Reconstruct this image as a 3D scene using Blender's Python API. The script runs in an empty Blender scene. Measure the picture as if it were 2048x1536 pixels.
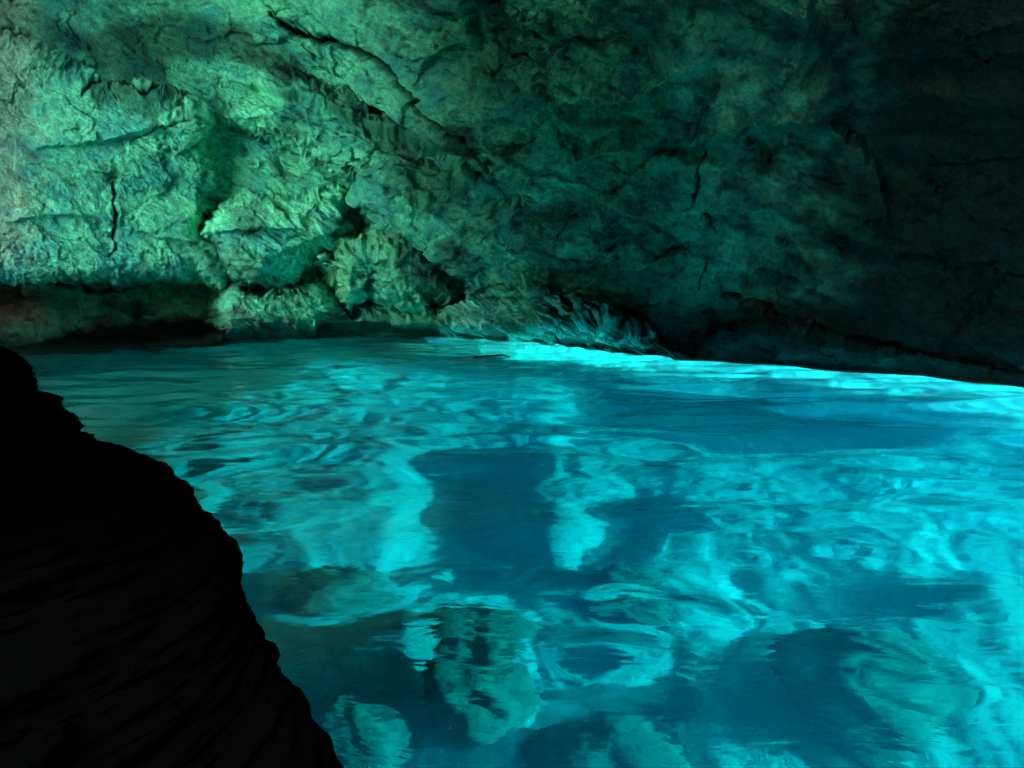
import bpy, math, random
import numpy as np
from mathutils import Vector

# ------------------------------------------------------------------ camera, world, sun, exposure
S = bpy.context.scene
COL = S.collection
H = 1.05                      # eye height above the water, metres
F = 1547.0                    # focal length in photo pixels (2048 wide)
HV = 560.0                    # photo row of the horizon
PITCH = math.atan((768 - HV) / F)
cam_d = bpy.data.cameras.new("camera")
cam = bpy.data.objects.new("camera", cam_d)
COL.objects.link(cam)
cam.location = (0, 0, H)
cam.rotation_euler = (math.pi / 2 - PITCH, 0, 0)
cam_d.sensor_width = 36.0
cam_d.lens = 36.0 * F / 2048.0
cam_d.clip_start = 0.05
cam_d.clip_end = 500.0
S.camera = cam

SUN_EL = math.radians(10.5)
SUN_AZ = math.radians(-8.0)   # from +X towards +Y
sun_dir = Vector((math.cos(SUN_EL) * math.cos(SUN_AZ), math.cos(SUN_EL) * math.sin(SUN_AZ), math.sin(SUN_EL)))
W = bpy.data.worlds.new("World")
S.world = W
W.use_nodes = True
wn = W.node_tree
wn.nodes.clear()
sky = wn.nodes.new("ShaderNodeTexSky")
sky.sky_type = 'NISHITA'
sky.sun_disc = False
sky.sun_elevation = SUN_EL
sky.sun_rotation = math.pi / 2 - SUN_AZ
bg = wn.nodes.new("ShaderNodeBackground")
bg.inputs["Strength"].default_value = 0.15
wo = wn.nodes.new("ShaderNodeOutputWorld")
wn.links.new(sky.outputs[0], bg.inputs["Color"])
wn.links.new(bg.outputs[0], wo.inputs["Surface"])

sun_d = bpy.data.lights.new("sun", 'SUN')
sun_d.energy = 5.0
sun_d.angle = math.radians(0.5)
sun_d.color = (1.0, 0.95, 0.88)
sun = bpy.data.objects.new("sun", sun_d)
COL.objects.link(sun)
sun.rotation_euler = sun_dir.to_track_quat('Z', 'Y').to_euler()
sun.location = (30, 10, 20)

S.view_settings.view_transform = 'Standard'
S.view_settings.look = 'None'
S.view_settings.gamma = 1.0
S.view_settings.exposure = 3.58
S.render.engine = 'CYCLES'
cy = S.cycles
cy.max_bounces = 10
cy.diffuse_bounces = 4
cy.glossy_bounces = 3
cy.transmission_bounces = 6
cy.volume_bounces = 0
cy.transparent_max_bounces = 8
cy.caustics_refractive = True
cy.caustics_reflective = True
cy.blur_glossy = 0.6
cy.sample_clamp_indirect = 3.0
cy.use_denoising = True

# ------------------------------------------------------------------ numeric helpers
_rng = np.random.RandomState(7)
_G = _rng.rand(1024, 1024).astype(np.float32) * 2 * math.pi
_GX, _GY = np.cos(_G), np.sin(_G)


def perlin(x, y, seed=0):
    x = np.asarray(x, np.float64) + seed * 37.137
    y = np.asarray(y, np.float64) + seed * 91.713
    xi = np.floor(x).astype(np.int64)
    yi = np.floor(y).astype(np.int64)
    fx, fy = x - xi, y - yi
    u = fx * fx * fx * (fx * (fx * 6 - 15) + 10)
    v = fy * fy * fy * (fy * (fy * 6 - 15) + 10)

    def g(dx, dy):
        a, b = (xi + dx) & 1023, (yi + dy) & 1023
        return _GX[a, b] * (fx - dx) + _GY[a, b] * (fy - dy)
    n0 = g(0, 0) * (1 - u) + g(1, 0) * u
    n1 = g(0, 1) * (1 - u) + g(1, 1) * u
    return (n0 * (1 - v) + n1 * v) * 1.5


def fbm(x, y, octaves=4, seed=0, gain=0.5, lac=2.03):
    s, a, t = 0.0, 1.0, 0.0
    for i in range(octaves):
        s = s + a * perlin(x, y, seed + i * 3)
        t += a
        a *= gain
        x = x * lac
        y = y * lac
    return s / t


def ridged(x, y, octaves=4, seed=0, gain=0.5, lac=2.03):
    s, a, t = 0.0, 1.0, 0.0
    for i in range(octaves):
        s = s + a * (1 - 2 * np.abs(perlin(x, y, seed + i * 3)))
        t += a
        a *= gain
        x = x * lac
        y = y * lac
    return s / t


def facets(x, y, seed=0, tilt=1.0):
    """broken-rock relief: every cell is a tilted flat face; also the distance to the nearest joint"""
    x = np.asarray(x, np.float64) + seed * 17.3
    y = np.asarray(y, np.float64) + seed * 43.7
    xi = np.floor(x).astype(np.int64)
    yi = np.floor(y).astype(np.int64)
    d1 = np.full(x.shape, 1e9)
    d2 = np.full(x.shape, 1e9)
    h1 = np.zeros(x.shape)
    for dx in (-1, 0, 1):
        for dy in (-1, 0, 1):
            a, b = (xi + dx) & 1023, (yi + dy) & 1023
            r = _G[a, b] / (2 * math.pi)
            r2 = _G[b, a] / (2 * math.pi)
            r3 = _G[(a + 511) & 1023, b] / (2 * math.pi)
            r4 = _G[a, (b + 333) & 1023]
            px, py = x - (xi + dx + 0.1 + 0.8 * r), y - (yi + dy + 0.1 + 0.8 * r2)
            q = px * px + py * py
            h = (r3 - 0.5) * 0.9 + tilt * (px * np.cos(r4) + py * np.sin(r4)) * 0.8
            n1 = q < d1
            d2 = np.where(n1, d1, np.minimum(d2, q))
            h1 = np.where(n1, h, h1)
            d1 = np.where(n1, q, d1)
    return h1, np.sqrt(d2) - np.sqrt(d1)


def sstep(a, b, x):
    t = np.clip((x - a) / (b - a), 0, 1)
    return t * t * (3 - 2 * t)


def smin(a, b, k):
    h = np.clip(0.5 + 0.5 * (b - a) / k, 0, 1)
    return b * (1 - h) + a * h - k * h * (1 - h)


def sdf_poly(px, py, poly):
    """signed distance to a polygon, positive inside"""
    d = np.full(px.shape, 1e18)
    inside = np.zeros(px.shape, bool)
    n = len(poly)
    for i in range(n):
        x0, y0 = poly[i]
        x1, y1 = poly[(i + 1) % n]
        ex, ey = x1 - x0, y1 - y0
        wx, wy = px - x0, py - y0
        t = np.clip((wx * ex + wy * ey) / (ex * ex + ey * ey + 1e-12), 0, 1)
        d = np.minimum(d, (wx - ex * t) ** 2 + (wy - ey * t) ** 2)
        c = ((y0 <= py) & (y1 > py)) | ((y1 <= py) & (y0 > py))
        if abs(ey) > 1e-12:
            inside ^= c & (px < x0 + (py - y0) * ex / ey)
    d = np.sqrt(d)
    return np.where(inside, d, -d)


def dist_line(px, py, pts):
    """distance to a polyline and the position along it (0..1)"""
    d = np.full(px.shape, 1e18)
    tt = np.zeros(px.shape)
    n = len(pts) - 1
    for i in range(n):
        x0, y0 = pts[i]
        x1, y1 = pts[i + 1]
        ex, ey = x1 - x0, y1 - y0
        t = np.clip(((px - x0) * ex + (py - y0) * ey) / (ex * ex + ey * ey + 1e-12), 0, 1)
        q = (px - x0 - ex * t) ** 2 + (py - y0 - ey * t) ** 2
        m = q < d
        d = np.where(m, q, d)
        tt = np.where(m, (i + t) / n, tt)
    return np.sqrt(d), tt


TP = math.tan(PITCH)
CP, SP = math.cos(PITCH), math.sin(PITCH)


def ray(u, v):
    """direction of a photo pixel, scaled so that its y is 1"""
    a = (np.asarray(u, float) - 1024) / F
    b = (768 - np.asarray(v, float)) / F
    y = CP + b * SP
    z = -SP + b * CP
    return a / y, z / y


def on_water(u, v):
    rx, rz = ray(u, v)
    Y = -H / rz
    return rx * Y, Y


def on_bed(u, v, depth):
    """where the refracted line of sight through (u, v) meets the plane z = -depth"""
    rx, rz = ray(u, v)
    x, y = on_water(u, v)
    l = math.sqrt(rx * rx + 1 + rz * rz)
    dx, dy, dz = rx / l / 1.333, 1 / l / 1.333, 0
    dz = -math.sqrt(1 - dx * dx - dy * dy)
    t = depth / -dz
    return x + dx * t, y + dy * t


def mesh_obj(name, verts, faces, mat=None, smooth=True, colors=None, parent=None):
    me = bpy.data.meshes.new(name)
    verts = np.asarray(verts, np.float32)
    faces = np.asarray(faces, np.int32)
    k = faces.shape[1]
    me.vertices.add(len(verts))
    me.vertices.foreach_set("co", verts.ravel())
    me.loops.add(faces.size)
    me.loops.foreach_set("vertex_index", faces.ravel())
    me.polygons.add(len(faces))
    me.polygons.foreach_set("loop_start", np.arange(0, faces.size, k, dtype=np.int32))
    me.polygons.foreach_set("loop_total", np.full(len(faces), k, np.int32))
    if smooth:
        me.polygons.foreach_set("use_smooth", np.ones(len(faces), bool))
    me.update(calc_edges=True)
    if colors is not None:
        at = me.color_attributes.new("tint_and_shade", 'FLOAT_COLOR', 'POINT')
        c = np.ones((len(verts), 4), np.float32)
        c[:, :colors.shape[1]] = colors
        at.data.foreach_set("color", c.ravel())
    if mat:
        me.materials.append(mat)
    o = bpy.data.objects.new(name, me)
    COL.objects.link(o)
    if parent:
        o.parent = parent
    return o


def grid_faces(nr, nc, keep=None, flip=False, wrap=False):
    r, c = np.meshgrid(np.arange(nr - 1), np.arange(nc if wrap else nc - 1), indexing='ij')
    c1 = (c + 1) % nc
    a, b, d, e = r * nc + c, r * nc + c1, (r + 1) * nc + c1, (r + 1) * nc + c
    f = np.stack([a, e, d, b] if flip else [a, b, d, e], -1).reshape(-1, 4)
    if keep is not None:
        f = f[keep.reshape(-1)]
    return f


def sub_mesh(name, verts, faces, mat, colors):
    used = np.unique(faces)
    idx = np.zeros(len(verts), np.int64)
    idx[used] = np.arange(len(used))
    return mesh_obj(name, verts[used], idx[faces], mat, True, colors[used])


def tag(o, label=None, cat=None, group=None, kind=None):
    if label: o["label"] = label
    if cat: o["category"] = cat
    if group: o["group"] = group
    if kind: o["kind"] = kind
    return o


# ------------------------------------------------------------------ materials
def new_mat(name):
    m = bpy.data.materials.new(name)
    m.use_nodes = True
    m.node_tree.nodes.clear()
    return m, m.node_tree.nodes, m.node_tree.links


def rock_material(name, base=None, scale=1.0, bump=0.6, rough=0.85, tint_and_shade=True, spec=0.12):
    """rock: its tint_and_shade attribute gives colour with painted light and shade (rgb) and wetness (alpha)"""
    m, N, L = new_mat(name)
    out = N.new("ShaderNodeOutputMaterial")
    p = N.new("ShaderNodeBsdfPrincipled")
    L.new(p.outputs[0], out.inputs["Surface"])
    tc = N.new("ShaderNodeTexCoord")
    n1 = N.new("ShaderNodeTexNoise")
    n1.inputs["Scale"].default_value = 9.0 * scale
    n1.inputs["Detail"].default_value = 8
    n1.inputs["Roughness"].default_value = 0.68
    n2 = N.new("ShaderNodeTexNoise")
    n2.inputs["Scale"].default_value = 42.0 * scale
    n2.inputs["Detail"].default_value = 5
    L.new(tc.outputs["Object"], n1.inputs["Vector"])
    L.new(tc.outputs["Object"], n2.inputs["Vector"])
    ramp = N.new("ShaderNodeMapRange")
    ramp.inputs[1].default_value = 0.3
    ramp.inputs[2].default_value = 0.7
    ramp.inputs[3].default_value = 0.55
    ramp.inputs[4].default_value = 1.3
    L.new(n1.outputs["Fac"], ramp.inputs[0])
    mul = N.new("ShaderNodeMix")
    mul.data_type = 'RGBA'
    mul.blend_type = 'MULTIPLY'
    mul.inputs[0].default_value = 1.0
    if tint_and_shade:
        at = N.new("ShaderNodeAttribute")
        at.attribute_name = "tint_and_shade"
        L.new(at.outputs["Color"], mul.inputs[6])
        rr = N.new("ShaderNodeMapRange")
        rr.inputs[3].default_value = 0.22
        rr.inputs[4].default_value = rough
        L.new(at.outputs["Alpha"], rr.inputs[0])
        L.new(rr.outputs[0], p.inputs["Roughness"])
    else:
        mul.inputs[6].default_value = (*base, 1)
        p.inputs["Roughness"].default_value = rough
    spk = N.new("ShaderNodeMapRange")
    spk.inputs[1].default_value = 0.34
    spk.inputs[2].default_value = 0.60
    spk.inputs[3].default_value = 0.80
    spk.inputs[4].default_value = 1.14
    L.new(n2.outputs["Fac"], spk.inputs[0])
    spm = N.new("ShaderNodeMath")
    spm.operation = 'MULTIPLY'
    L.new(spk.outputs[0], spm.inputs[0])
    L.new(ramp.outputs[0], spm.inputs[1])
    cmb = N.new("ShaderNodeCombineColor")
    for i in range(3):
        L.new(spm.outputs[0], cmb.inputs[i])
    L.new(cmb.outputs[0], mul.inputs[7])
    L.new(mul.outputs[2], p.inputs["Base Color"])
    p.inputs["Specular IOR Level"].default_value = spec
    add = N.new("ShaderNodeMath")
    add.operation = 'MULTIPLY_ADD'
    add.inputs[1].default_value = 0.35
    L.new(n2.outputs["Fac"], add.inputs[0])
    L.new(n1.outputs["Fac"], add.inputs[2])
    bp = N.new("ShaderNodeBump")
    bp.inputs["Strength"].default_value = bump
    bp.inputs["Distance"].default_value = 0.05
    L.new(add.outputs[0], bp.inputs["Height"])
    L.new(bp.outputs[0], p.inputs["Normal"])
    return m


MAT_WALL = rock_material("cave_rock", scale=0.9, bump=0.7)
MAT_BLACK = rock_material("dark_wet_rock", (0.0004, 0.0005, 0.0005), 1.6, 0.6, 0.95, tint_and_shade=False, spec=0.01)
MAT_DOME = rock_material("dark_rock", (0.05, 0.065, 0.05), 0.6, 0.6, 0.9, tint_and_shade=False)


MAT_FOOT = rock_material("submerged_rock", (0.26, 0.27, 0.27), 0.6, 0.6, 0.9, tint_and_shade=False, spec=0.1)


def bed_material():
    m, N, L = new_mat("seabed_rock")
    out = N.new("ShaderNodeOutputMaterial")
    p = N.new("ShaderNodeBsdfPrincipled")
    p.inputs["Roughness"].default_value = 0.95
    p.inputs["Specular IOR Level"].default_value = 0.1
    L.new(p.outputs[0], out.inputs["Surface"])
    tc = N.new("ShaderNodeTexCoord")
    n1 = N.new("ShaderNodeTexNoise")
    n1.inputs["Scale"].default_value = 2.6
    n1.inputs["Detail"].default_value = 9
    n1.inputs["Roughness"].default_value = 0.65
    n1.inputs["Distortion"].default_value = 0.8
    L.new(tc.outputs["Object"], n1.inputs["Vector"])
    r = N.new("ShaderNodeMapRange")
    r.inputs[1].default_value = 0.32
    r.inputs[2].default_value = 0.66
    r.inputs[3].default_value = 0.72
    r.inputs[4].default_value = 1.06
    L.new(n1.outputs["Fac"], r.inputs[0])
    at = N.new("ShaderNodeAttribute")
    at.attribute_name = "tint_and_shade"
    sc = N.new("ShaderNodeVectorMath")
    sc.operation = 'SCALE'
    L.new(at.outputs["Color"], sc.inputs[0])
    L.new(r.outputs[0], sc.inputs[3])
    L.new(sc.outputs[0], p.inputs["Base Color"])
    bp = N.new("ShaderNodeBump")
    bp.inputs["Strength"].default_value = 0.5
    bp.inputs["Distance"].default_value = 0.1
    L.new(n1.outputs["Fac"], bp.inputs["Height"])
    L.new(bp.outputs[0], p.inputs["Normal"])
    return m


MAT_BED = bed_material()


def water_material():
    m, N, L = new_mat("water_surface")
    out = N.new("ShaderNodeOutputMaterial")
    g = N.new("ShaderNodeBsdfGlass")
    g.inputs["IOR"].default_value = 1.333
    g.inputs["Roughness"].default_value = 0.0
    L.new(g.outputs[0], out.inputs["Surface"])
    tc = N.new("ShaderNodeTexCoord")
    mp = N.new("ShaderNodeMapping")
    mp.inputs["Scale"].default_value = (2.2, 5.0, 1)
    mp.inputs["Rotation"].default_value = (0, 0, math.radians(8))
    n = N.new("ShaderNodeTexNoise")
    n.inputs["Scale"].default_value = 1.6
    n.inputs["Detail"].default_value = 3
    n.inputs["Distortion"].default_value = 0.6
    L.new(tc.outputs["Object"], mp.inputs[0])
    L.new(mp.outputs[0], n.inputs["Vector"])
    bp = N.new("ShaderNodeBump")
    bp.inputs["Strength"].default_value = 0.10
    bp.inputs["Distance"].default_value = 0.05
    L.new(n.outputs["Fac"], bp.inputs["Height"])
    L.new(bp.outputs[0], g.inputs["Normal"])
    return m


def body_material():
    m, N, L = new_mat("water_body")
    out = N.new("ShaderNodeOutputMaterial")
    v = N.new("ShaderNodeVolumeAbsorption")
    # Cycles: sigma_a = density * (1 - colour)
    sa = ABSORB
    d = max(sa)
    v.inputs["Density"].default_value = d
    v.inputs["Color"].default_value = (1 - sa[0] / d, 1 - sa[1] / d, 1 - sa[2] / d, 1)
    if SCATTER > 0:
        s = N.new("ShaderNodeVolumeScatter")
        s.inputs["Density"].default_value = SCATTER
        s.inputs["Color"].default_value = SCATTER_COL
        a = N.new("ShaderNodeAddShader")
        L.new(v.outputs[0], a.inputs[0])
        L.new(s.outputs[0], a.inputs[1])
        L.new(a.outputs[0], out.inputs["Volume"])
    else:
        L.new(v.outputs[0], out.inputs["Volume"])
    return m


ABSORB = (0.8, 0.060, 0.009)
SCATTER = 0.095
SCATTER_COL = (0.0, 0.50, 1.0, 1)

# ------------------------------------------------------------------ cave wall seen ahead (one continuous relief)
WL_U = [-900, -400, 60, 200, 400, 550, 700, 850, 950, 1080, 1100, 1112, 1140, 1250, 1340, 1380, 1410, 1550, 1700, 1850, 2048, 2300, 2600, 3000]
WL_V = [790, 745, 712, 703, 690, 680, 671, 673, 677, 684, 690, 684, 692, 705, 714, 724, 722, 730, 744, 752, 775, 850, 966, 1120]


def vwl(u):
    return np.interp(u, WL_U, WL_V)


cu = np.concatenate([np.linspace(-520, -60, 24, endpoint=False), np.arange(-60, 2110, 2.0), np.linspace(2110, 3000, 40)])
tv = np.concatenate([np.linspace(-500, -40, 24, endpoint=False), np.arange(-40, 562, 1.9)])
lowt = np.linspace(0, 1, 110)
NC = len(cu)
V1, U1 = np.meshgrid(tv, cu, indexing='ij')
vb = vwl(cu) + np.interp(cu, [0, 830, 900, 1300], [34, 20, 10, 7])   # the right wall ends just below the water
V2 = 562 + lowt[:, None] * (vb - 562)[None, :]
U = np.concatenate([U1, np.repeat(cu[None, :], len(lowt), 0)], 0)
V = np.concatenate([V1, V2], 0)
NR = U.shape[0]
wl = vwl(U)
Ywl = H * F / (wl - HV)
_f = np.arange(-1400, 3600, 4.0)
_y = H * F / (vwl(_f) - HV)
_k = np.exp(-0.5 * (np.arange(-60, 61) * 4.0 / 70.0) ** 2)
Ysm = np.interp(U, _f, np.convolve(np.pad(_y, 60, mode='edge'), _k / _k.sum(), 'valid'))


def rel_noise(lam, ang, stretch, seed, kind=fbm, octaves=3, gain=0.5, warp=0.0):
    a = math.radians(ang)
    s = (U * math.cos(a) + V * math.sin(a)) / (lam * stretch)
    t = (-U * math.sin(a) + V * math.cos(a)) / lam
    if warp:
        w = perlin(U / (lam * 2.5), V / (lam * 2.5), seed + 50) * warp
        t = t + w
        s = s + w * 0.5
    return kind(s, t, octaves, seed, gain)


# rough pixel jitter so that every outline is ragged
JU = U + 14 * fbm(U / 60, V / 60, 4, 11) + 5 * fbm(U / 12, V / 12, 2, 14)
JV = V + 12 * fbm(U / 60, V / 60, 4, 21) + 5 * fbm(U / 12, V / 12, 2, 24)

rx, rz = ray(U, V)
up = np.clip((wl - V) / 700.0, 0, 2)
up = np.where(up > 0.95, 0.95 + 0.25 * (1 - np.exp(-(up - 0.95) / 0.25)), up)
# walls: left leans over us, middle slopes back, right leans over
def sinterp(xs, ys):
    y = np.interp(_f, xs, ys)
    return np.interp(U, _f, np.convolve(np.pad(y, 60, mode='edge'), _k / _k.sum(), 'valid'))


lean = sinterp([-900, 0, 420, 700, 1000, 1250, 1500, 2048, 3000], [-0.10, -0.10, -0.05, 0.12, 0.30, 0.40, 0.45, 0.45, 0.45])
wallD = Ysm * (1 - lean * up)
Hc = sinterp([-900, 0, 700, 1100, 1500, 2048, 3000], [9.0, 8.0, 7.0, 6.0, 5.0, 4.2, 4.0])
ceilD = (Hc - H) / np.maximum(rz, 0.02)
D = smin(wallD, ceilD, 2.2)

# --- large named forms (photo-pixel outlines, depth in metres)
P_BULGE = [(-900, -260), (-200, -20), (0, 62), (60, 92), (130, 140), (205, 178), (300, 190), (385, 225), (428, 300), (440, 360),
           (428, 420), (398, 462), (430, 492), (464, 548), (440, 575), (382, 545), (300, 556), (180, 568), (40, 574), (-200, 566), (-900, 560)]
P_FACE = [(440, 400), (520, 385), (690, 378), (700, 400), (690, 470), (650, 525), (560, 560), (500, 580), (462, 552), (430, 492), (402, 465)]
P_BUTT = [(620, 540), (650, 500), (700, 478), (790, 472), (850, 500), (900, 550), (925, 590), (905, 612), (860, 600), (845, 618), (800, 612),
          (760, 600), (735, 560), (722, 600), (705, 632), (690, 610), (668, 575)]
P_LOWROCK = [(425, 585), (470, 570), (540, 585), (640, 560), (700, 630), (760, 620), (850, 625), (905, 640), (905, 700), (405, 720), (410, 660)]
P_RIDGE = [(880, 625), (930, 590), (1000, 575), (1070, 570), (1150, 592), (1230, 630), (1300, 665), (1350, 705), (1385, 740), (880, 740)]
P_RBASE = [(1385, 730), (1400, 700), (1440, 650), (1500, 632), (1560, 640), (1640, 660), (1760, 690), (1900, 715), (2100, 760), (3000, 900), (3000, 1200), (1385, 1200)]
P_FLANK = [(560, 150), (700, 190), (860, 300), (1000, 430), (1090, 540), (1130, 590), (930, 600), (860, 500), (740, 470), (700, 380), (560, 300), (430, 240)]

sBU = sdf_poly(JU, JV, P_BULGE)
sFA = sdf_poly(JU, JV, P_FACE)
sBT = sdf_poly(JU, JV, P_BUTT)
sLR = sdf_poly(JU, JV, P_LOWROCK)
sRD = sdf_poly(JU, JV, P_RIDGE)
sRB = sdf_poly(JU, JV, P_RBASE)
sFL = sdf_poly(JU, JV, P_FLANK)


def dome_prof(s, w):
    t = np.clip(s / w, 0, 1)
    return np.sqrt(np.clip(1 - (1 - t) ** 2, 0, 1))


under = sstep(2, 14, JV - np.interp(U, [-900, 40, 300, 382, 440, 470], [562, 574, 556, 548, 570, 560])) * sstep(462, 418, JU)
D = D - 0.5 * dome_prof(sBU, 36) * (sBU > 0)
D = D + 1.5 * under
D = D - 1.0 * dome_prof(sFA, 60) * (sFA > 0)
D = D - 1.2 * dome_prof(sBT, 55) * (sBT > 0)
D = D - 0.7 * dome_prof(sLR, 40) * (sLR > 0)
D = D - 1.4 * dome_prof(sRD, 60) * (sRD > 0)
D = D - 0.8 * dome_prof(sRB, 70) * (sRB > 0)
D = D - 0.9 * dome_prof(sFL, 100) * (sFL > 0)
# beneath the water the wall stays at its own waterline distance
D = np.where(V > wl, np.minimum(D, Ywl * 1.02), D)
# pin to the drawn waterline
pin = sstep(np.interp(U, [1000, 1300], [30, 80]), 2, wl - V)
D = D * (1 - pin) + Ywl * pin

PXM = D / F      # metres per photo pixel at that distance
X0, Z0 = rx * D, H + rz * D
P0 = np.stack([X0, D, Z0], -1)


def normals(P):
    du = np.gradient(P, axis=1)
    dv = np.gradient(P, axis=0)
    n = np.cross(du, dv)
    n /= np.linalg.norm(n, axis=-1, keepdims=True) + 1e-12
    s = np.sign(np.sum(n * (np.array([0, 0, H]) - P), -1, keepdims=True))
    return n * np.where(s == 0, 1, s)


def blur(A, k):
    ker = np.ones(k) / k
    for ax in (0, 1):
        A = np.apply_along_axis(lambda r: np.convolve(np.pad(r, (k // 2, k - 1 - k // 2), mode='edge'), ker, 'valid'), ax, A)
    return A


Dn = blur(D, 9)
Nn = normals(np.stack([rx * Dn, Dn, H + rz * Dn], -1))
Tc = -np.stack([rx, np.ones_like(rx), rz], -1)
Tc /= np.linalg.norm(Tc, axis=-1, keepdims=True)
Nn = 0.55 * Nn + 0.45 * Tc
Nn /= np.linalg.norm(Nn, axis=-1, keepdims=True)

# --- relief, in photo pixels
wC = sstep(420, 560, U) * sstep(1350, 1050, U + 0.3 * (V - 300))          # flowing flank in the middle
wR = sstep(950, 1300, U + 0.3 * (V - 300))
wL = 1 - np.clip(wC + wR, 0, 1)


def rel_facet(lam, ang, stretch, seed, warp=0.35, tilt=1.0):
    a = math.radians(ang)
    wx_ = fbm(U / lam * 1.1, V / lam * 1.1, 4, seed + 3) * warp
    wy_ = fbm(U / lam * 1.1, V / lam * 1.1, 4, seed + 7) * warp
    s_ = (U * math.cos(a) + V * math.sin(a)) / (lam * stretch) + wx_
    t_ = (-U * math.sin(a) + V * math.cos(a)) / lam + wy_
    return facets(s_, t_, seed, tilt)


strC = rel_noise(46, 36, 4.2, 31, ridged, 4, 0.55, 0.5)
strC2 = rel_noise(12, 33, 6.0, 35, ridged, 3, 0.62, 0.25)
strR2 = rel_noise(11, 16, 6.0, 37, ridged, 3, 0.62, 0.25)
strR = rel_noise(60, 18, 4.0, 41, ridged, 4, 0.5, 0.6)
strL = rel_noise(70, 25, 2.6, 45, ridged, 4, 0.5, 0.6)
big = rel_noise(230, 25, 1.8, 51, fbm, 4, 0.5)
iso = rel_noise(24, 25, 2.2, 55, fbm, 4, 0.66, 0.3)
fine = rel_noise(8, 20, 2.0, 59, fbm, 3, 0.7)
fA, eA = rel_facet(150, 30, 1.9, 61)
fB, eB = rel_facet(58, 33, 2.2, 63, 0.5)
fC, eC = rel_facet(22, 28, 2.2, 65, 0.5)
fD, eD = rel_facet(10, 25, 2.0, 67, 0.5)
worn = 0.3 + 0.7 * sstep(-0.2, 0.2, rel_noise(130, 25, 1.6, 441, fbm, 3, 0.5))
rel = 24 * big
rel += (30 * wC + 30 * wR + 13 * wL) * fA
rel += (15 * wC + 10 * wR + 6 * wL) * fB
rel += (7.0 * wC + 3.5 * wR + 3.2 * wL) * fC * worn
rel += (3.2 * wC + 1.4 * wR + 1.7 * wL) * fD * worn
rel += wC * (7 * strC + 4.0 * strC2) + wR * (5 * strR + 2.6 * strR2) + wL * (2.5 * strL + 1.3 * strR2)
rel += (5.0 * iso + 2.0 * fine) * worn
joint = np.maximum(0.9 * sstep(0.05, 0.0, eA), np.maximum(0.8 * sstep(0.10, 0.0, eB), 0.6 * sstep(0.14, 0.0, eC)))
joint *= sstep(-0.15, 0.25, fbm(U / 110, V / 80, 3, 69) + 0.10)
joint *= worn
rel -= 3.5 * joint
# flaky steps on the flank: terraces give lit tops and dark undersides
q = (-U * math.sin(math.radians(36)) + V * math.cos(math.radians(36))) / 38 + 1.6 * fbm(U / 130, V / 130, 4, 71)
saw = q - np.floor(q)
rel += wC * 11 * (saw - 0.5) * sstep(0.0, 0.35, fbm(U / 150, V / 90, 2, 73) + 0.25)
q2 = (-U * math.sin(math.radians(20)) + V * math.cos(math.radians(20))) / 90 + 1.5 * fbm(U / 200, V / 200, 4, 75)
rel += wR * 14 * (q2 - np.floor(q2) - 0.5) * sstep(0.0, 0.4, fbm(U / 220, V / 140, 2, 77) + 0.1)
# long diagonal ledges: the rock above each line stands proud of the rock below it
LEDGES = [
    ([(-200, 0), (0, 62), (130, 135), (205, 178), (300, 190), (385, 225), (440, 280)], -26, 60),
    ([(430, 160), (560, 190), (640, 215), (760, 260), (860, 320), (1000, 440), (1100, 570)], 34, 80),
    ([(500, 30), (640, 110), (760, 200), (860, 260), (960, 300), (1150, 420)], 34, 90),
    ([(690, 385), (790, 420), (860, 480), (950, 570)], 30, 60),
    ([(740, 330), (880, 420), (1000, 530), (1060, 590)], 24, 45),
    ([(560, 300), (700, 330), (800, 360), (900, 440)], 20, 45),
    ([(960, 240), (1150, 190), (1300, 175), (1460, 70)], 34, 100),
    ([(1130, 330), (1320, 270), (1420, 250), (1560, 205), (1700, 230)], 36, 90),
    ([(1250, 420), (1410, 390), (1560, 400), (1760, 470), (2050, 520)], 30, 90),
    ([(1200, 560), (1310, 520), (1400, 490), (1560, 530), (1760, 610), (2050, 690)], 30, 70),
    ([(60, 300), (200, 285), (330, 260), (420, 300)], 14, 40),
    ([(0, 440), (150, 430), (300, 470), (420, 500)], 12, 40),
    ([(420, 470), (520, 455), (620, 470), (690, 430)], 18, 30),
]
for pts, hgt, wdt in LEDGES:
    hgt *= 1.45
    ju, jv = U + 10 * fbm(U / 45, V / 45, 4, 331), V + 12 * fbm(U / 45, V / 45, 4, 335)
    d, t = dist_line(ju, jv, pts)
    lx, ly = np.array(pts, float).T
    upper = sstep(3, -3, jv - np.interp(ju, lx, ly))
    fade = sstep(0.0, 0.12, t) * sstep(1.0, 0.88, t)
    if hgt > 0:
        rel += hgt * upper * np.exp(-d / wdt) * fade
    else:
        rel += -hgt * (1 - upper) * np.exp(-d / wdt) * fade
# vertical flutes on the buttress
rel += np.where(sBT > 0, 4.5 * ridged(U / 16 + 0.3 * perlin(U / 40, V / 60, 81), V / 240, 3, 82), 0)
# pits
pit = np.clip(perlin(U / 22, V / 15, 91) - 0.42, 0, 1) * 1.0 + np.clip(perlin(U / 9, V / 7, 93) - 0.5, 0, 1) * 0.5
rel -= 10 * pit * sstep(-0.1, 0.25, fbm(U / 120, V / 90, 3, 97))

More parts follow.
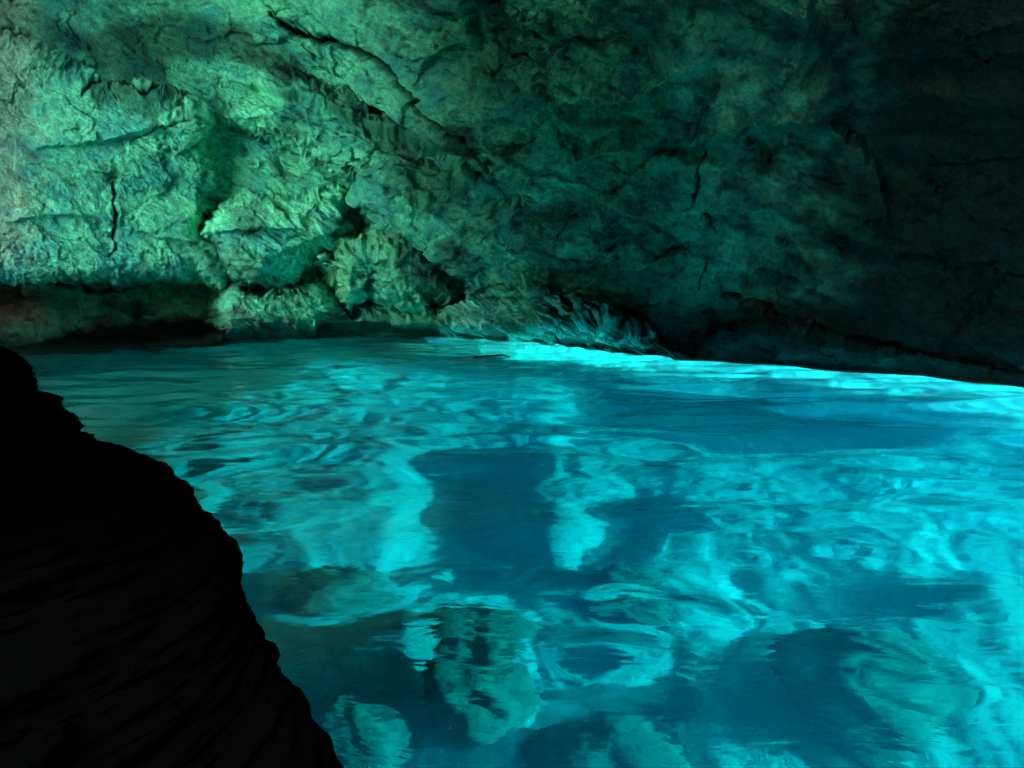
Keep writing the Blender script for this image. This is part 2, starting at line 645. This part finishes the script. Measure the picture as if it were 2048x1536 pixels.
CRACKS = [
    ([(545, 32), (580, 55), (602, 66), (640, 80), (690, 84), (730, 98), (765, 114), (800, 140), (815, 165), (852, 195), (842, 203), (870, 222),
      (905, 245), (960, 275), (1003, 308), (1015, 340), (1045, 362)], 5.0, 30, 1),
    ([(570, 48), (600, 66), (640, 80), (690, 84)], 10.0, 30, 1),
    ([(1040, 38), (1055, 60), (1078, 82)], 3.5, 14, 1),
    ([(1318, 272), (1345, 262), (1380, 258), (1420, 250), (1475, 242), (1520, 226), (1550, 205)], 4.0, 16, 1),
    ([(1400, 250), (1412, 300), (1410, 360), (1400, 390), (1375, 402), (1405, 400), (1440, 455)], 4.0, 14, 1),
    ([(1128, 500), (1135, 460), (1150, 430), (1165, 420)], 2.2, 8, 1),
    ([(1305, 530), (1325, 505), (1355, 488), (1380, 482), (1400, 500), (1408, 530), (1398, 580)], 2.6, 10, 1),
    ([(1600, 330), (1640, 345), (1700, 350)], 3.0, 10, 1),
    ([(1850, 330), (1920, 328), (2048, 322)], 3.0, 10, 1),
    ([(1020, 112), (1060, 112), (1090, 116)], 3.0, 10, 1),
    ([(228, 368), (232, 420), (230, 470), (233, 500), (220, 512)], 5.0, 18, 1),
    ([(160, 190), (200, 176), (250, 190), (280, 203), (340, 195), (390, 215), (430, 240)], 5.0, 16, 1),
    ([(0, 572), (100, 572), (200, 582), (290, 575)], 3.0, 10, 1),
    ([(0, 75), (60, 95), (130, 130), (200, 170)], 4.0, 10, 1),
    ([(260, 280), (310, 262), (370, 250)], 2.5, 8, 1),
    ([(1450, 590), (1500, 600), (1600, 640), (1700, 670), (1800, 690)], 5.0, 16, 1),
]
crk = np.zeros_like(U)
for pts, w, dep, _ in CRACKS:
    d, t = dist_line(U + 9 * fbm(U / 26, V / 26, 4, 101), V + 9 * fbm(U / 26, V / 26, 4, 105), pts)
    ww = w * (0.55 + 0.45 * np.sin(np.pi * np.clip(t, 0.02, 0.98))) * (0.8 + 0.5 * perlin(t * 9, t * 0 + w, 109))
    c = np.exp(-(d / np.maximum(ww, 0.8)) ** 2)
    rel -= dep * c
    crk = np.maximum(crk, c)
HOLES = [(860, 300, 14, 8), (535, 280, 20, 10), (650, 545, 34, 15), (735, 567, 26, 10), (510, 580, 30, 16), (415, 380, 14, 60), (405, 430, 10, 40),
         (600, 300, 30, 8), (1380, 680, 24, 26), (1500, 560, 30, 24), (640, 535, 12, 8), (230, 350, 10, 30), (905, 580, 26, 22), (310, 620, 40, 40),
         (1640, 120, 30, 40), (1870, 150, 60, 30)]
for hu, hv, a, b in HOLES:
    e = ((U - hu + 8 * fbm(U / 20, V / 20, 3, 121)) / a) ** 2 + ((V - hv + 8 * fbm(U / 20, V / 20, 3, 125)) / b) ** 2
    rel -= 1.1 * min(a, b) * np.exp(-e ** 2)
# calmer relief right at the waterline so that the rock meets the water where it should
glint_streak = sstep(0.35, 0.75, rel_noise(13, 33, 6.0, 401, ridged, 3, 0.6, 0.5)) * sstep(-5, 12, sRD) * sstep(-0.25, 0.2, fbm(U / 70, V / 50, 3, 405) + 0.1)  # mask for the painted glints on the ridge
rel += 9 * glint_streak
att = 0.25 + 0.75 * sstep(0, 40, wl - V)
P = P0 + Nn * (rel * att * PXM)[..., None]

# --- rock colour with painted-in light and shade (limestone, algae, iron stain, wet black splash zone)
cn = fbm(U / 90, V / 60, 5, 131)
cn2 = fbm(U / 30, V / 22, 4, 135)
pale = np.array([0.15, 0.74, 0.46])  # teal cast of the light is put into the rock colour
teal = np.array([0.07, 0.50, 0.40])
olive = np.array([0.26, 0.52, 0.16])
brown = np.array([0.20, 0.26, 0.17])
black = np.array([0.006, 0.010, 0.009])
rust = np.array([0.62, 0.17, 0.10])


def mixc(a, b, t):
    return a * (1 - t[..., None]) + b * t[..., None]


Ccol = np.broadcast_to(pale, U.shape + (3,)).copy()
Ccol = mixc(Ccol, teal, sstep(-0.15, 0.35, cn))
dk = rel_noise(95, 30, 2.4, 421, fbm, 5, 0.6, 0.4)
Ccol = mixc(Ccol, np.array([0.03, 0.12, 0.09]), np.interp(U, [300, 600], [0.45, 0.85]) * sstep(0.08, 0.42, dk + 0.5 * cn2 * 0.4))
Ccol *= (1 - 0.35 * joint)[..., None]
Ccol = mixc(Ccol, brown, 0.6 * sstep(0.25, 0.5, cn2) * sstep(500, 0, U))
Ccol = mixc(Ccol, brown * 0.7, 0.7 * sstep(0.1, 0.4, fbm(U / 160, V / 80, 4, 141)) * sstep(800, 1150, U))
Ccol = mixc(Ccol, olive, 0.35 * sstep(0.0, 0.3, fbm(U / 50, V / 40, 4, 145) + 0.12) * np.exp(-(((U - 700) / 130) ** 2 + ((V - 540) / 90) ** 2)))
Ccol = mixc(Ccol, brown, 0.7 * sstep(-0.1, 0.3, cn) * sstep(0, 30, sLR))
Ccol = mixc(Ccol, olive * 0.8, 0.6 * sstep(-0.1, 0.2, cn2) * under)
Ccol = mixc(Ccol, rust, 0.9 * sstep(130, 30, JU) * sstep(566, 580, JV) * sstep(690, 600, JV))
Ccol = mixc(Ccol, np.array([0.42, 0.40, 0.28]), 0.5 * sstep(110, 10, U + 60 * cn) * sstep(560, 500, V))
for poly, amt, ft in [  # shade of folds, recess, flank and buttress side painted darker
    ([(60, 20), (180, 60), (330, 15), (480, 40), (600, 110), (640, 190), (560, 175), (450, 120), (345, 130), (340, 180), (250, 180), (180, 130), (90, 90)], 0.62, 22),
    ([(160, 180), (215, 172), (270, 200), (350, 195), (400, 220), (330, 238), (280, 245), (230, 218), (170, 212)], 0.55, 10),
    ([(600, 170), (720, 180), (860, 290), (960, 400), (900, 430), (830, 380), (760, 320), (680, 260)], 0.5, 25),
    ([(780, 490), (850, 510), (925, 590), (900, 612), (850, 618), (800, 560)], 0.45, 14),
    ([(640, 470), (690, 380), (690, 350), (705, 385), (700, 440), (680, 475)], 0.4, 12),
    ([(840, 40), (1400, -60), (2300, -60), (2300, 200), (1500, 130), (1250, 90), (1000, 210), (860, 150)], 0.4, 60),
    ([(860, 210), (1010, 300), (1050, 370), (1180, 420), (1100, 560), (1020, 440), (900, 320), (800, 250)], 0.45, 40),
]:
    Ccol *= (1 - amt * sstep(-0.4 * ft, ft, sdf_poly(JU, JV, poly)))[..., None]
Ccol *= (1 + 0.25 * sstep(0, 25, sFA) + 0.15 * sstep(0, 60, sBU))[..., None]  # lit face and bulge painted lighter
Ccol *= (1 - 0.35 * sstep(950, 1350, U + 120 * cn))[..., None]  # light falling off to the right, painted as darker rock
Ccol *= (1 - 0.6 * sstep(1400, 1950, U + 120 * cn))[..., None]  # same painted falloff, stronger at the far right
crev = wC * sstep(0.15, -0.35, strC2) + wR * sstep(0.15, -0.35, strR2) + wL * 0.7 * sstep(0.1, -0.4, strR2)
Ccol *= (1 - 0.45 * crev * sstep(-0.3, 0.2, cn2 + 0.1))[..., None]
wetline = sstep(60, 8, wl - V + 25 * cn2)
recess_shade = under * sstep(50, 170, JU) * sstep(0.15, 0.7, (V - 570) / np.maximum(wl - 570, 1) + 0.5 * cn)  # shade under the overhang, painted in
wet_and_shade = np.clip(0.85 * wetline * (1 - 0.9 * glint_streak) + 0.85 * recess_shade, 0, 1)  # wet splash zone plus the painted recess shade
wet_and_shade = np.maximum(wet_and_shade, sstep(1040, 1130, JU) * sstep(-5, 12, sRD) * (1 - 0.95 * glint_streak * sstep(1420, 1200, U)))
wet_and_shade = np.maximum(wet_and_shade, 0.9 * sstep(-8, 15, sRB))
wet_and_shade = np.maximum(wet_and_shade, 0.8 * sstep(1500, 2000, U + 80 * cn) * sstep(250, 640, V + 0.15 * (U - 1500) + 100 * cn))  # painted shade low on the right wall, not wetness
wet_and_shade = np.maximum(wet_and_shade, 0.96 * sstep(1200, 1850, U + 260 * cn + 0.12 * (V - 300)))  # painted shade across the right wall, not wetness
wet_and_shade = np.maximum(wet_and_shade, 0.97 * sstep(190, 60, wl - V + 60 * cn) * sstep(1120, 1300, U) * (1 - 0.95 * glint_streak))
Ccol = mixc(Ccol, np.array([0.35, 0.95, 0.80]), np.clip(1.3 * glint_streak, 0, 1) * sstep(860, 960, JU))  # glints on the ridge painted as pale colour
Ccol = mixc(Ccol, black, np.clip(wet_and_shade, 0, 1) * 0.985)
Ccol *= (1 - 0.4 * np.clip(pit * 4, 0, 1))[..., None] * (1 - 0.92 * crk)[..., None]
Ccol = np.clip(Ccol, 0.004, 1)
gloss = np.clip(np.maximum(0.8 * wetline, sstep(1000, 1110, JU) * sstep(-5, 12, sRD)), 0, 1)
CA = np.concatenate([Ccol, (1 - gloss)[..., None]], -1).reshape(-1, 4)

# skirt: the left part of the wall goes on down to the seabed
Pv = P.reshape(-1, 3)
allf = grid_faces(NR, NC, flip=True)


def face_mask(s):
    m = s > 0
    return (m[:-1, :-1] & m[1:, 1:]).reshape(-1)


fid = np.zeros((NR - 1) * (NC - 1), np.int32)
fid[face_mask(sRB)] = 5
fid[face_mask(sRD)] = 4
fid[face_mask(sLR)] = 3
fid[face_mask(sBT)] = 2
fid[face_mask(sBU)] = 1

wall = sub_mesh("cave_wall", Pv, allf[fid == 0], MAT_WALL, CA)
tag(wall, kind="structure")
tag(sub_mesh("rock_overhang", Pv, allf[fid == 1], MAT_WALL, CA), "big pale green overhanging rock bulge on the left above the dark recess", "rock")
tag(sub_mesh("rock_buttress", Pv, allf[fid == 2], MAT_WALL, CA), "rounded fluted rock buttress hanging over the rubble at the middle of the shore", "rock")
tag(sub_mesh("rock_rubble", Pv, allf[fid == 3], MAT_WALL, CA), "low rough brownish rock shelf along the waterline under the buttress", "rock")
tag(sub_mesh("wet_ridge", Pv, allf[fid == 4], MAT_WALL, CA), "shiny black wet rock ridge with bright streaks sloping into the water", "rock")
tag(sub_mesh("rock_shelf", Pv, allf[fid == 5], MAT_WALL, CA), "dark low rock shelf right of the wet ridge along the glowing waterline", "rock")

# underwater foot of the left and middle wall
k = cu < 850
n_s = int(k.sum())
last = P[-1][k]
rows = [last]
for i, z in enumerate(np.linspace(-0.35, -8, 12)):
    r = last.copy()
    r[:, 2] = z
    r[:, 1] += 0.4 * (i + 1) + 0.15 * fbm(r[:, 0] * 1.5, np.full(n_s, z), 3, 151)
    rows.append(r)
sk = np.concatenate(rows, 0)
mesh = mesh_obj("wall_foot", sk, grid_faces(len(rows), n_s, flip=True), MAT_FOOT)
tag(mesh, kind="structure")

# ------------------------------------------------------------------ the rest of the cave: roof, sides and back, open to daylight on the left
na, ne = 220, 60
phis = np.linspace(0, 2 * math.pi, na, endpoint=False)
prof = np.linspace(0, 1, ne)
foot_phi = np.radians([0, 15, 30, 45, 53, 64, 76, 86, 95, 115, 125, 140, 155, 180, 205, 230, 260, 290, 320, 345, 360])
foot_r = [3.6, 3.9, 4.7, 6.6, 8.3, 9.2, 9.9, 13.2, 18.0, 18.0, 15.5, 12.0, 8.5, 6.5, 6.0, 6.0, 5.5, 4.8, 4.0, 3.7, 3.6]
fr = np.interp(phis, foot_phi, foot_r)
fr += 0.25 * np.sin(phis * 7 + 1) + 0.15 * np.sin(phis * 17)
PH, PR = np.meshgrid(phis, prof, indexing='ij')
ang = PR * math.pi / 2
RR = fr[:, None] * np.cos(ang) ** 0.55
ZZ = 9.5 * np.sin(ang)
bump_ = 0.35 * fbm(PH * 6, PR * 7, 4, 161)
RR = RR * (1 + 0.05 * bump_)
lipz = -0.06
XX, YY = RR * np.cos(PH), 1.0 + RR * np.sin(PH)
ZZ = ZZ + lipz
Pd = np.stack([XX, YY, ZZ], -1)
pc = np.degrees(PH[:, :-1])
zc = ZZ[:, :-1]
OPEN = (XX[:, :-1] < -3.6) & (YY[:, :-1] > -3.5) & (YY[:, :-1] < 6.4) & (zc > 1.4)
keep = np.concatenate([~OPEN, ~OPEN[:0]], 0)
fd = grid_faces(na + 1, ne, keep=keep.reshape(na, ne - 1))
fd = fd % (na * ne)
dome = mesh_obj("cave_roof", Pd.reshape(-1, 3), fd, MAT_DOME)
tag(dome, kind="structure")
# below the water the sides and back are closed, the right side is open to the sunlit sea
sel = (np.degrees(phis) > 118) & (np.degrees(phis) < 300)
base = Pd[sel, 0, :]
rows = []
for z in np.linspace(lipz, -8, 8):
    r = base.copy()
    r[:, 2] = z
    rows.append(r)
tag(mesh_obj("cave_side", np.concatenate(rows, 0), grid_faces(8, len(base)), MAT_DOME), kind="structure")

# added fin, out of view, blocking light beside the opening: it keeps the daylight on the left wall
fy, fz = np.meshgrid(np.linspace(1.6, 7.2, 90), np.linspace(-6, 8.5, 90), indexing='ij')
fins = []
for sgn in (1, -1):
    th_ = 0.16 + 0.5 * sstep(7.2, 5.5, fy)
    fx_ = -0.66 * fy - 0.95 + sgn * th_ * sstep(7.2, 6.9, fy) + 0.10 * fbm(fy * 1.2 + sgn * 9, fz * 1.2, 5, 321)
    fins.append(np.stack([fx_, fy + 0.1 * fbm(fz * 2, fz * 0 + 3, 3, 325), fz], -1).reshape(-1, 3))
fv = np.concatenate(fins, 0)
ff = np.concatenate([grid_faces(90, 90), grid_faces(90, 90, flip=True) + 8100], 0)
tag(mesh_obj("light_block_fin", fv, ff, MAT_BLACK), kind="structure")
# added cliff, out of view, bouncing sunlight through the opening onto the left wall
cy_, cz_ = np.meshgrid(np.linspace(-30, 24, 90), np.linspace(-8, 28, 50), indexing='ij')
cxx = -16 - 0.10 * np.maximum(cz_ - 5, 0) - 1.2 * fbm(cy_ * 0.15, cz_ * 0.15, 5, 301)
m_cl = rock_material("bounce_rock", (0.66, 0.90, 0.86), 0.2, 0.5, 0.95, tint_and_shade=False, spec=0.1)  # tinted to cool the bounced light
tag(mesh_obj("bounce_cliff", np.stack([cxx, cy_, cz_], -1).reshape(-1, 3), grid_faces(90, 50), m_cl), kind="structure")

# ------------------------------------------------------------------ seabed
DEP = 2.3
xs = np.unique(np.concatenate([np.linspace(-14, -4.5, 60), np.linspace(-4.5, 6, 330), np.linspace(6, 40, 110)]))
ys = np.unique(np.concatenate([np.linspace(-14, 1.5, 50), np.linspace(1.5, 8, 260), np.linspace(8, 16, 130), np.linspace(16, 45, 60)]))
BY, BX = np.meshgrid(ys, xs, indexing='ij')
jx = BX + 0.22 * fbm(BX * 1.3, BY * 1.3, 4, 171)
jy = BY + 0.22 * fbm(BX * 1.3, BY * 1.3, 4, 175)
bed = -DEP + 0.20 * fbm(BX * 0.45, BY * 0.45, 4, 181) + 0.045 * ridged(BX * 1.6, BY * 1.6, 4, 185) + 0.025 * fbm(BX * 7, BY * 7, 3, 187)
lipx = np.interp(BY, [-14, -5, 0, 2, 4, 6, 7.3, 9, 10, 12, 14, 45], [3.5, 3.5, 3.6, 3.7, 4.1, 4.7, 4.8, 3.7, 2.2, 0.45, -2, -30])
bed += 0.6 * sstep(-1.0, 0.4, BX - lipx + 0.5 * fbm(BX * 0.8, BY * 0.8, 3, 189)) * sstep(0.0, 0.5, BY - 7.3 - math.tan(SUN_AZ) * (BX - 5)) * sstep(14, 9, BX) * sstep(-4.0, -0.5, BX)                                # the bank outside rises
bed -= 0.15 * sstep(-2.5, -5.5, BX) * sstep(4, 9, BY)
PITS = [
    ([(812, 893), (900, 880), (1010, 885), (1060, 930), (1052, 1000), (1062, 1090), (1010, 1125), (900, 1135), (828, 1130), (838, 1040), (826, 960)], 0.35),
    ([(1190, 985), (1260, 960), (1350, 985), (1330, 1050), (1250, 1100), (1180, 1125), (1150, 1070)], 0.3),
    ([(1110, 1410), (1180, 1370), (1330, 1360), (1380, 1420), (1290, 1480), (1260, 1640), (1080, 1640), (1090, 1480)], 0.4),
    ([(1130, 745), (1500, 760), (1900, 830), (1850, 880), (1400, 880), (1150, 850)], 0.5),
    ([(1500, 1180), (1640, 1170), (1900, 1200), (1880, 1230), (1600, 1225)], 0.6),
]
pitm = np.zeros_like(BX)
for poly, dep in PITS:
    w = [on_bed(a, b, DEP) for a, b in poly]
    s = sdf_poly(jx, jy, w)
    m_ = sstep(-0.25, 0.5, s)
    bed -= dep * m_
    pitm = np.maximum(pitm, m_)
bed = np.minimum(bed, -0.6)
sand = np.array([0.26, 0.25, 0.26])
weed_shade = np.array([0.10, 0.13, 0.11])
bn = fbm(BX * 0.9, BY * 0.9, 5, 191)
BC = np.broadcast_to(sand, BX.shape + (3,)).copy()
BC = mixc(BC, np.array([0.50, 0.50, 0.52]), sstep(0.5, -3, BX) * sstep(7, 10, BY))  # bed painted paler to brighten the far-left water
BC = mixc(BC, weed_shade, 0.55 * sstep(-0.5, 0.35, bn) * sstep(4.6, 3.6, BY) * sstep(-0.3, 0.8, BX))
BC = mixc(BC, weed_shade * 0.75, 0.85 * pitm)  # darkness of the hollows painted into the bed colour
BC = mixc(BC, weed_shade, 0.35 * sstep(0.1, 0.5, fbm(BX * 1.7, BY * 1.7, 4, 195)))
BC = mixc(BC, np.array([0.34, 0.34, 0.34]), sstep(-0.3, 1.0, BX - lipx))
BC = mixc(BC, np.array([0.46, 0.46, 0.44]), sstep(-0.6, 0.8, BX - lipx) * sstep(3.3, 4.3, BX) * sstep(5, 6.5, BY))  # bed painted paler for the bright band at the right
BC = mixc(BC, np.array([0.62, 0.62, 0.58]), sstep(-0.6, 0.6, BX - lipx) * sstep(8.5, 10, BY) * sstep(3.5, 2.0, BX))  # bed painted paler to lift the waterline glow
seabed = mesh_obj("seabed", np.stack([BX, BY, bed], -1).reshape(-1, 3), grid_faces(len(ys), len(xs)), MAT_BED, True,
                  np.concatenate([BC, np.ones(BX.shape + (1,))], -1).reshape(-1, 4))
tag(seabed, kind="structure")

# ------------------------------------------------------------------ water: rippled surface and the tinted body under it
wy = [-9.0]
while wy[-1] < 21:
    y = wy[-1]
    wy.append(y + (0.15 if y < 0.8 else 0.018 + 0.0042 * max(y - 1.2, 0)))
wy = np.array(wy)
wx = np.unique(np.concatenate([np.linspace(-13, -5, 120), np.linspace(-5, 5, 420), np.linspace(5, 9, 60)]))
WY, WX = np.meshgrid(wy, wx, indexing='ij')
rw = random.Random(5)
qx = WX + 0.45 * fbm(WX * 0.5, WY * 0.5, 3, 201)
qy = WY + 0.35 * fbm(WX * 0.5, WY * 0.5, 3, 205)
swell = np.zeros_like(WX)
chop = np.zeros_like(WX)
for i in range(34):
    lam = 0.5 * (2.8 / 0.5) ** rw.random()
    th = math.radians(90 + rw.gauss(4, 21))
    kx, ky = math.cos(th) * 2 * math.pi / lam, math.sin(th) * 2 * math.pi / lam
    swell += 0.027 * lam / (2 * math.pi) * np.sin(kx * qx + ky * qy + rw.random() * 6.283)
for i in range(36):
    lam = 0.32 * (0.95 / 0.32) ** rw.random()
    th = math.radians(92 + rw.gauss(0, 17))
    kx, ky = math.cos(th) * 2 * math.pi / lam, math.sin(th) * 2 * math.pi / lam
    chop += 0.024 * lam / (2 * math.pi) * np.sin(kx * qx * 1.0 + ky * qy + rw.random() * 6.283)
patch = 0.55 + 0.9 * sstep(-0.3, 0.4, fbm(WX * 0.35, WY * 0.5, 3, 207))
hw = swell * (0.62 + 0.38 * sstep(2.0, 4.5, WY)) * (1 - 0.72 * sstep(4.5, 8.5, WY)) + chop * patch * (0.10 + 1.10 * sstep(2.5, 6.5, WY))
for pts, hgt, wdt in [([(1180, 1235), (1260, 1215), (1400, 1232), (1500, 1262)], 0.020, 0.10), ([(1090, 1325), (1200, 1300), (1330, 1310)], 0.016, 0.09),
                      ([(1500, 1290), (1750, 1330), (1950, 1420)], 0.020, 0.13), ([(640, 1215), (780, 1190), (900, 1140), (1030, 1150)], 0.012, 0.08),
                      ([(1350, 1075), (1500, 1095), (1800, 1085)], 0.016, 0.14), ([(1400, 930), (1650, 920), (1950, 940)], 0.016, 0.18)]:
    d, t = dist_line(WX + 0.05 * fbm(WX * 2, WY * 2, 3, 231), WY + 0.05 * fbm(WX * 2, WY * 2, 3, 235), [on_water(a, b) for a, b in pts])
    hw += hgt * np.exp(-(d / wdt) ** 2) * np.sin(np.pi * np.clip(t, 0, 1)) ** 0.7
water = mesh_obj("water", np.stack([WX, WY, hw], -1).reshape(-1, 3), grid_faces(len(wy), len(wx)), water_material())
tag(water, kind="structure")


def box(name, lo, hi, mat):
    v = [(x, y, z) for z in (lo[2], hi[2]) for y in (lo[1], hi[1]) for x in (lo[0], hi[0])]
    f = [(0, 2, 3, 1), (4, 5, 7, 6), (0, 1, 5, 4), (2, 6, 7, 3), (0, 4, 6, 2), (1, 3, 7, 5)]
    return mesh_obj(name, v, f, mat, False)


body = box("water_body", (-20, -15, -12), (41, 46, -0.12), body_material())
tag(body, kind="stuff")

# ------------------------------------------------------------------ near black rock on the left
SIL = [(-60, 680), (8, 694), (30, 704), (62, 728), (74, 760), (78, 788), (112, 803), (140, 826), (165, 850), (190, 880), (215, 904), (260, 920), (300, 935),
       (340, 952), (372, 972), (392, 1000), (402, 1030), (425, 1052), (442, 1068), (470, 1090), (486, 1106), (484, 1140), (481, 1172), (490, 1205),
       (501, 1240), (515, 1272), (530, 1302), (540, 1335), (550, 1365), (562, 1390), (576, 1412), (590, 1436), (606, 1455), (634, 1474), (648, 1500),
       (660, 1530), (690, 1600), (730, 1700), (780, 1850)]
sv = np.array(SIL, float)
tt = np.linspace(0, len(SIL) - 1, 330)
su = np.interp(tt, np.arange(len(SIL)), sv[:, 0])
sw = np.interp(tt, np.arange(len(SIL)), sv[:, 1])
sd = np.interp(sw, [640, 800, 1000, 1250, 1536, 1850], [3.0, 2.7, 2.1, 1.65, 1.25, 0.95])
ex, ez = ray(su, sw)
ex, ez = ex * sd, H + ez * sd
nang = 160
aa = np.linspace(0, 2 * math.pi, nang, endpoint=False)
Rr = np.interp(tt, [0, 3, 10, 25, 38], [0.5, 0.7, 0.9, 1.0, 1.1])
T2, A2 = np.meshgrid(np.arange(330), aa, indexing='ij')
cx = (ex - Rr)[:, None]
RX = cx + Rr[:, None] * np.cos(A2)
RY = sd[:, None] + 0.75 * Rr[:, None] * np.sin(A2)
nz = 0.03 * facets(A2 * 3.2 + 0.3 * fbm(A2 * 3, tt[:, None] * 0.4, 3, 217), tt[:, None] * 0.45, 219)[0] + 0.03 * fbm(np.cos(A2) * 3 + tt[:, None] * 0.5, np.sin(A2) * 3 + tt[:, None] * 0.45, 5, 211) + 0.016 * fbm(A2 * 12, tt[:, None] * 1.7, 4, 215)
nz *= (1 - 0.75 * np.exp(-(A2 - 0) ** 2 / 0.1) - 0.75 * np.exp(-(A2 - 2 * math.pi) ** 2 / 0.1))
RX += nz * np.cos(A2)
RY += nz * np.sin(A2)
RZ = np.repeat(ez[:, None], nang, 1) + 0.5 * nz
# slide each course sideways until its outline runs where the photograph has it
for it in range(7):
    kw = 27 if it < 5 else 7
    fwd = RY * CP - (RZ - H) * SP
    pu = 1024 + F * RX / fwd
    pv = 768 - F * (RY * SP + (RZ - H) * CP) / fwd
    kk = pu.argmax(1)
    rr_ = np.arange(330)
    dlt = np.clip(pu[rr_, kk] - np.interp(pv[rr_, kk], sv[:, 1], sv[:, 0]), -150, 150)
    dlt = np.convolve(np.pad(dlt, (kw - 3) // 2, mode='edge'), np.hanning(kw)[1:-1] / np.hanning(kw).sum(), 'valid')
    RX -= 0.7 * (dlt * sd / F)[:, None]
top = np.array([[RX[0].mean(), sd[0], ez[0] + 0.02]])
vr = np.concatenate([np.stack([RX, RY, RZ], -1).reshape(-1, 3)], 0)
fr_ = grid_faces(330, nang, wrap=True, flip=True)
rock = mesh_obj("foreground_rock", vr, fr_, MAT_BLACK)
tag(rock, "black silhouetted rock rising steeply at the near left edge", "rock")
# cap on its crest
capc = np.concatenate([vr[:nang], top], 0)
cap = [(i, (i + 1) % nang, nang) for i in range(nang)]
o = mesh_obj("crest", capc, cap, MAT_BLACK, parent=rock)

# ------------------------------------------------------------------ boulders on the bed and small things
def boulder(name, x, y, z, r, seed, mat, squash=0.7):
    n, m = 40, 64
    th = np.linspace(0.02, math.pi - 0.02, n)
    ph = np.linspace(0, 2 * math.pi, m, endpoint=False)
    TH, PHI = np.meshgrid(th, ph, indexing='ij')
    dx, dy, dz = np.sin(TH) * np.cos(PHI), np.sin(TH) * np.sin(PHI), np.cos(TH)
    rr = r * (1 + 0.28 * perlin(dx * 1.3 + dz, dy * 1.3 - dz, seed) + 0.16 * fbm(dx * 3 + dz * 2, dy * 3 + dz * 2.4, 4, seed + 1))
    v = np.stack([dx * rr, dy * rr * 0.9, dz * rr * squash], -1).reshape(-1, 3)
    o = mesh_obj(name, v, grid_faces(n, m, wrap=True, flip=True), mat)
    c = np.tile(np.array([[0.05, 0.065, 0.06, 1]]), (len(v), 1)).astype(np.float32)
    at = o.data.color_attributes.new("tint_and_shade", 'FLOAT_COLOR', 'POINT')
    at.data.foreach_set("color", c.ravel())
    o.location = (x, y, z)
    return o


def bed_at(x, y):
    return float(bed[int(np.argmin(np.abs(ys - y))), int(np.argmin(np.abs(xs - x)))])


for n, (pu_, pv_, r, sq, lab) in enumerate([
    (950, 1360, 0.31, 0.8, "largest round dark boulder on the pale seabed near the bottom centre"),
    (705, 1420, 0.25, 0.7, "dark soft-edged boulder on the seabed close beside the black foreground rock"),
    (1235, 1470, 0.36, 0.6, "broad dark boulder on the seabed at the bottom edge right of centre"),
    (1730, 1365, 0.34, 0.55, "flat dark boulder on the seabed in the lower right corner"),
    (672, 1186, 0.26, 0.45, "flat dark boulder on the seabed beside the bulge of the foreground rock"),
    (1265, 1160, 0.24, 0.6, "small dark boulder on the seabed right of the central dark hollow"),
]):
    bx_, by_ = on_bed(pu_, pv_, 2.15)
    o = boulder("submerged_boulder", bx_, by_, bed_at(bx_, by_) + 0.35 * r, r, 500 + n * 7, MAT_BED, sq)
    tag(o, lab, "boulder", "dark boulders on the seabed")

# twig afloat near the far shore
tx, ty = on_water(985, 716)
tw = []
for i, (a, b, c) in enumerate([(-0.26, 0.03, 0.0), (-0.1, 0.0, 0.012), (0.05, 0.01, 0.02), (0.14, 0.0, 0.026), (0.24, -0.02, 0.005)]):
    for j in range(6):
        an = j * math.pi / 3
        rd = 0.014 - 0.002 * abs(i - 2)
        tw.append((tx + a, ty + b + rd * math.cos(an), c + 0.012 + rd * math.sin(an)))
tf = [(i * 6 + j, i * 6 + (j + 1) % 6, (i + 1) * 6 + (j + 1) % 6, (i + 1) * 6 + j) for i in range(4) for j in range(6)]
o = mesh_obj("floating_twig", tw, tf, MAT_BLACK)
tag(o, "small dark twig floating on the bright water below the wet ridge", "twig")
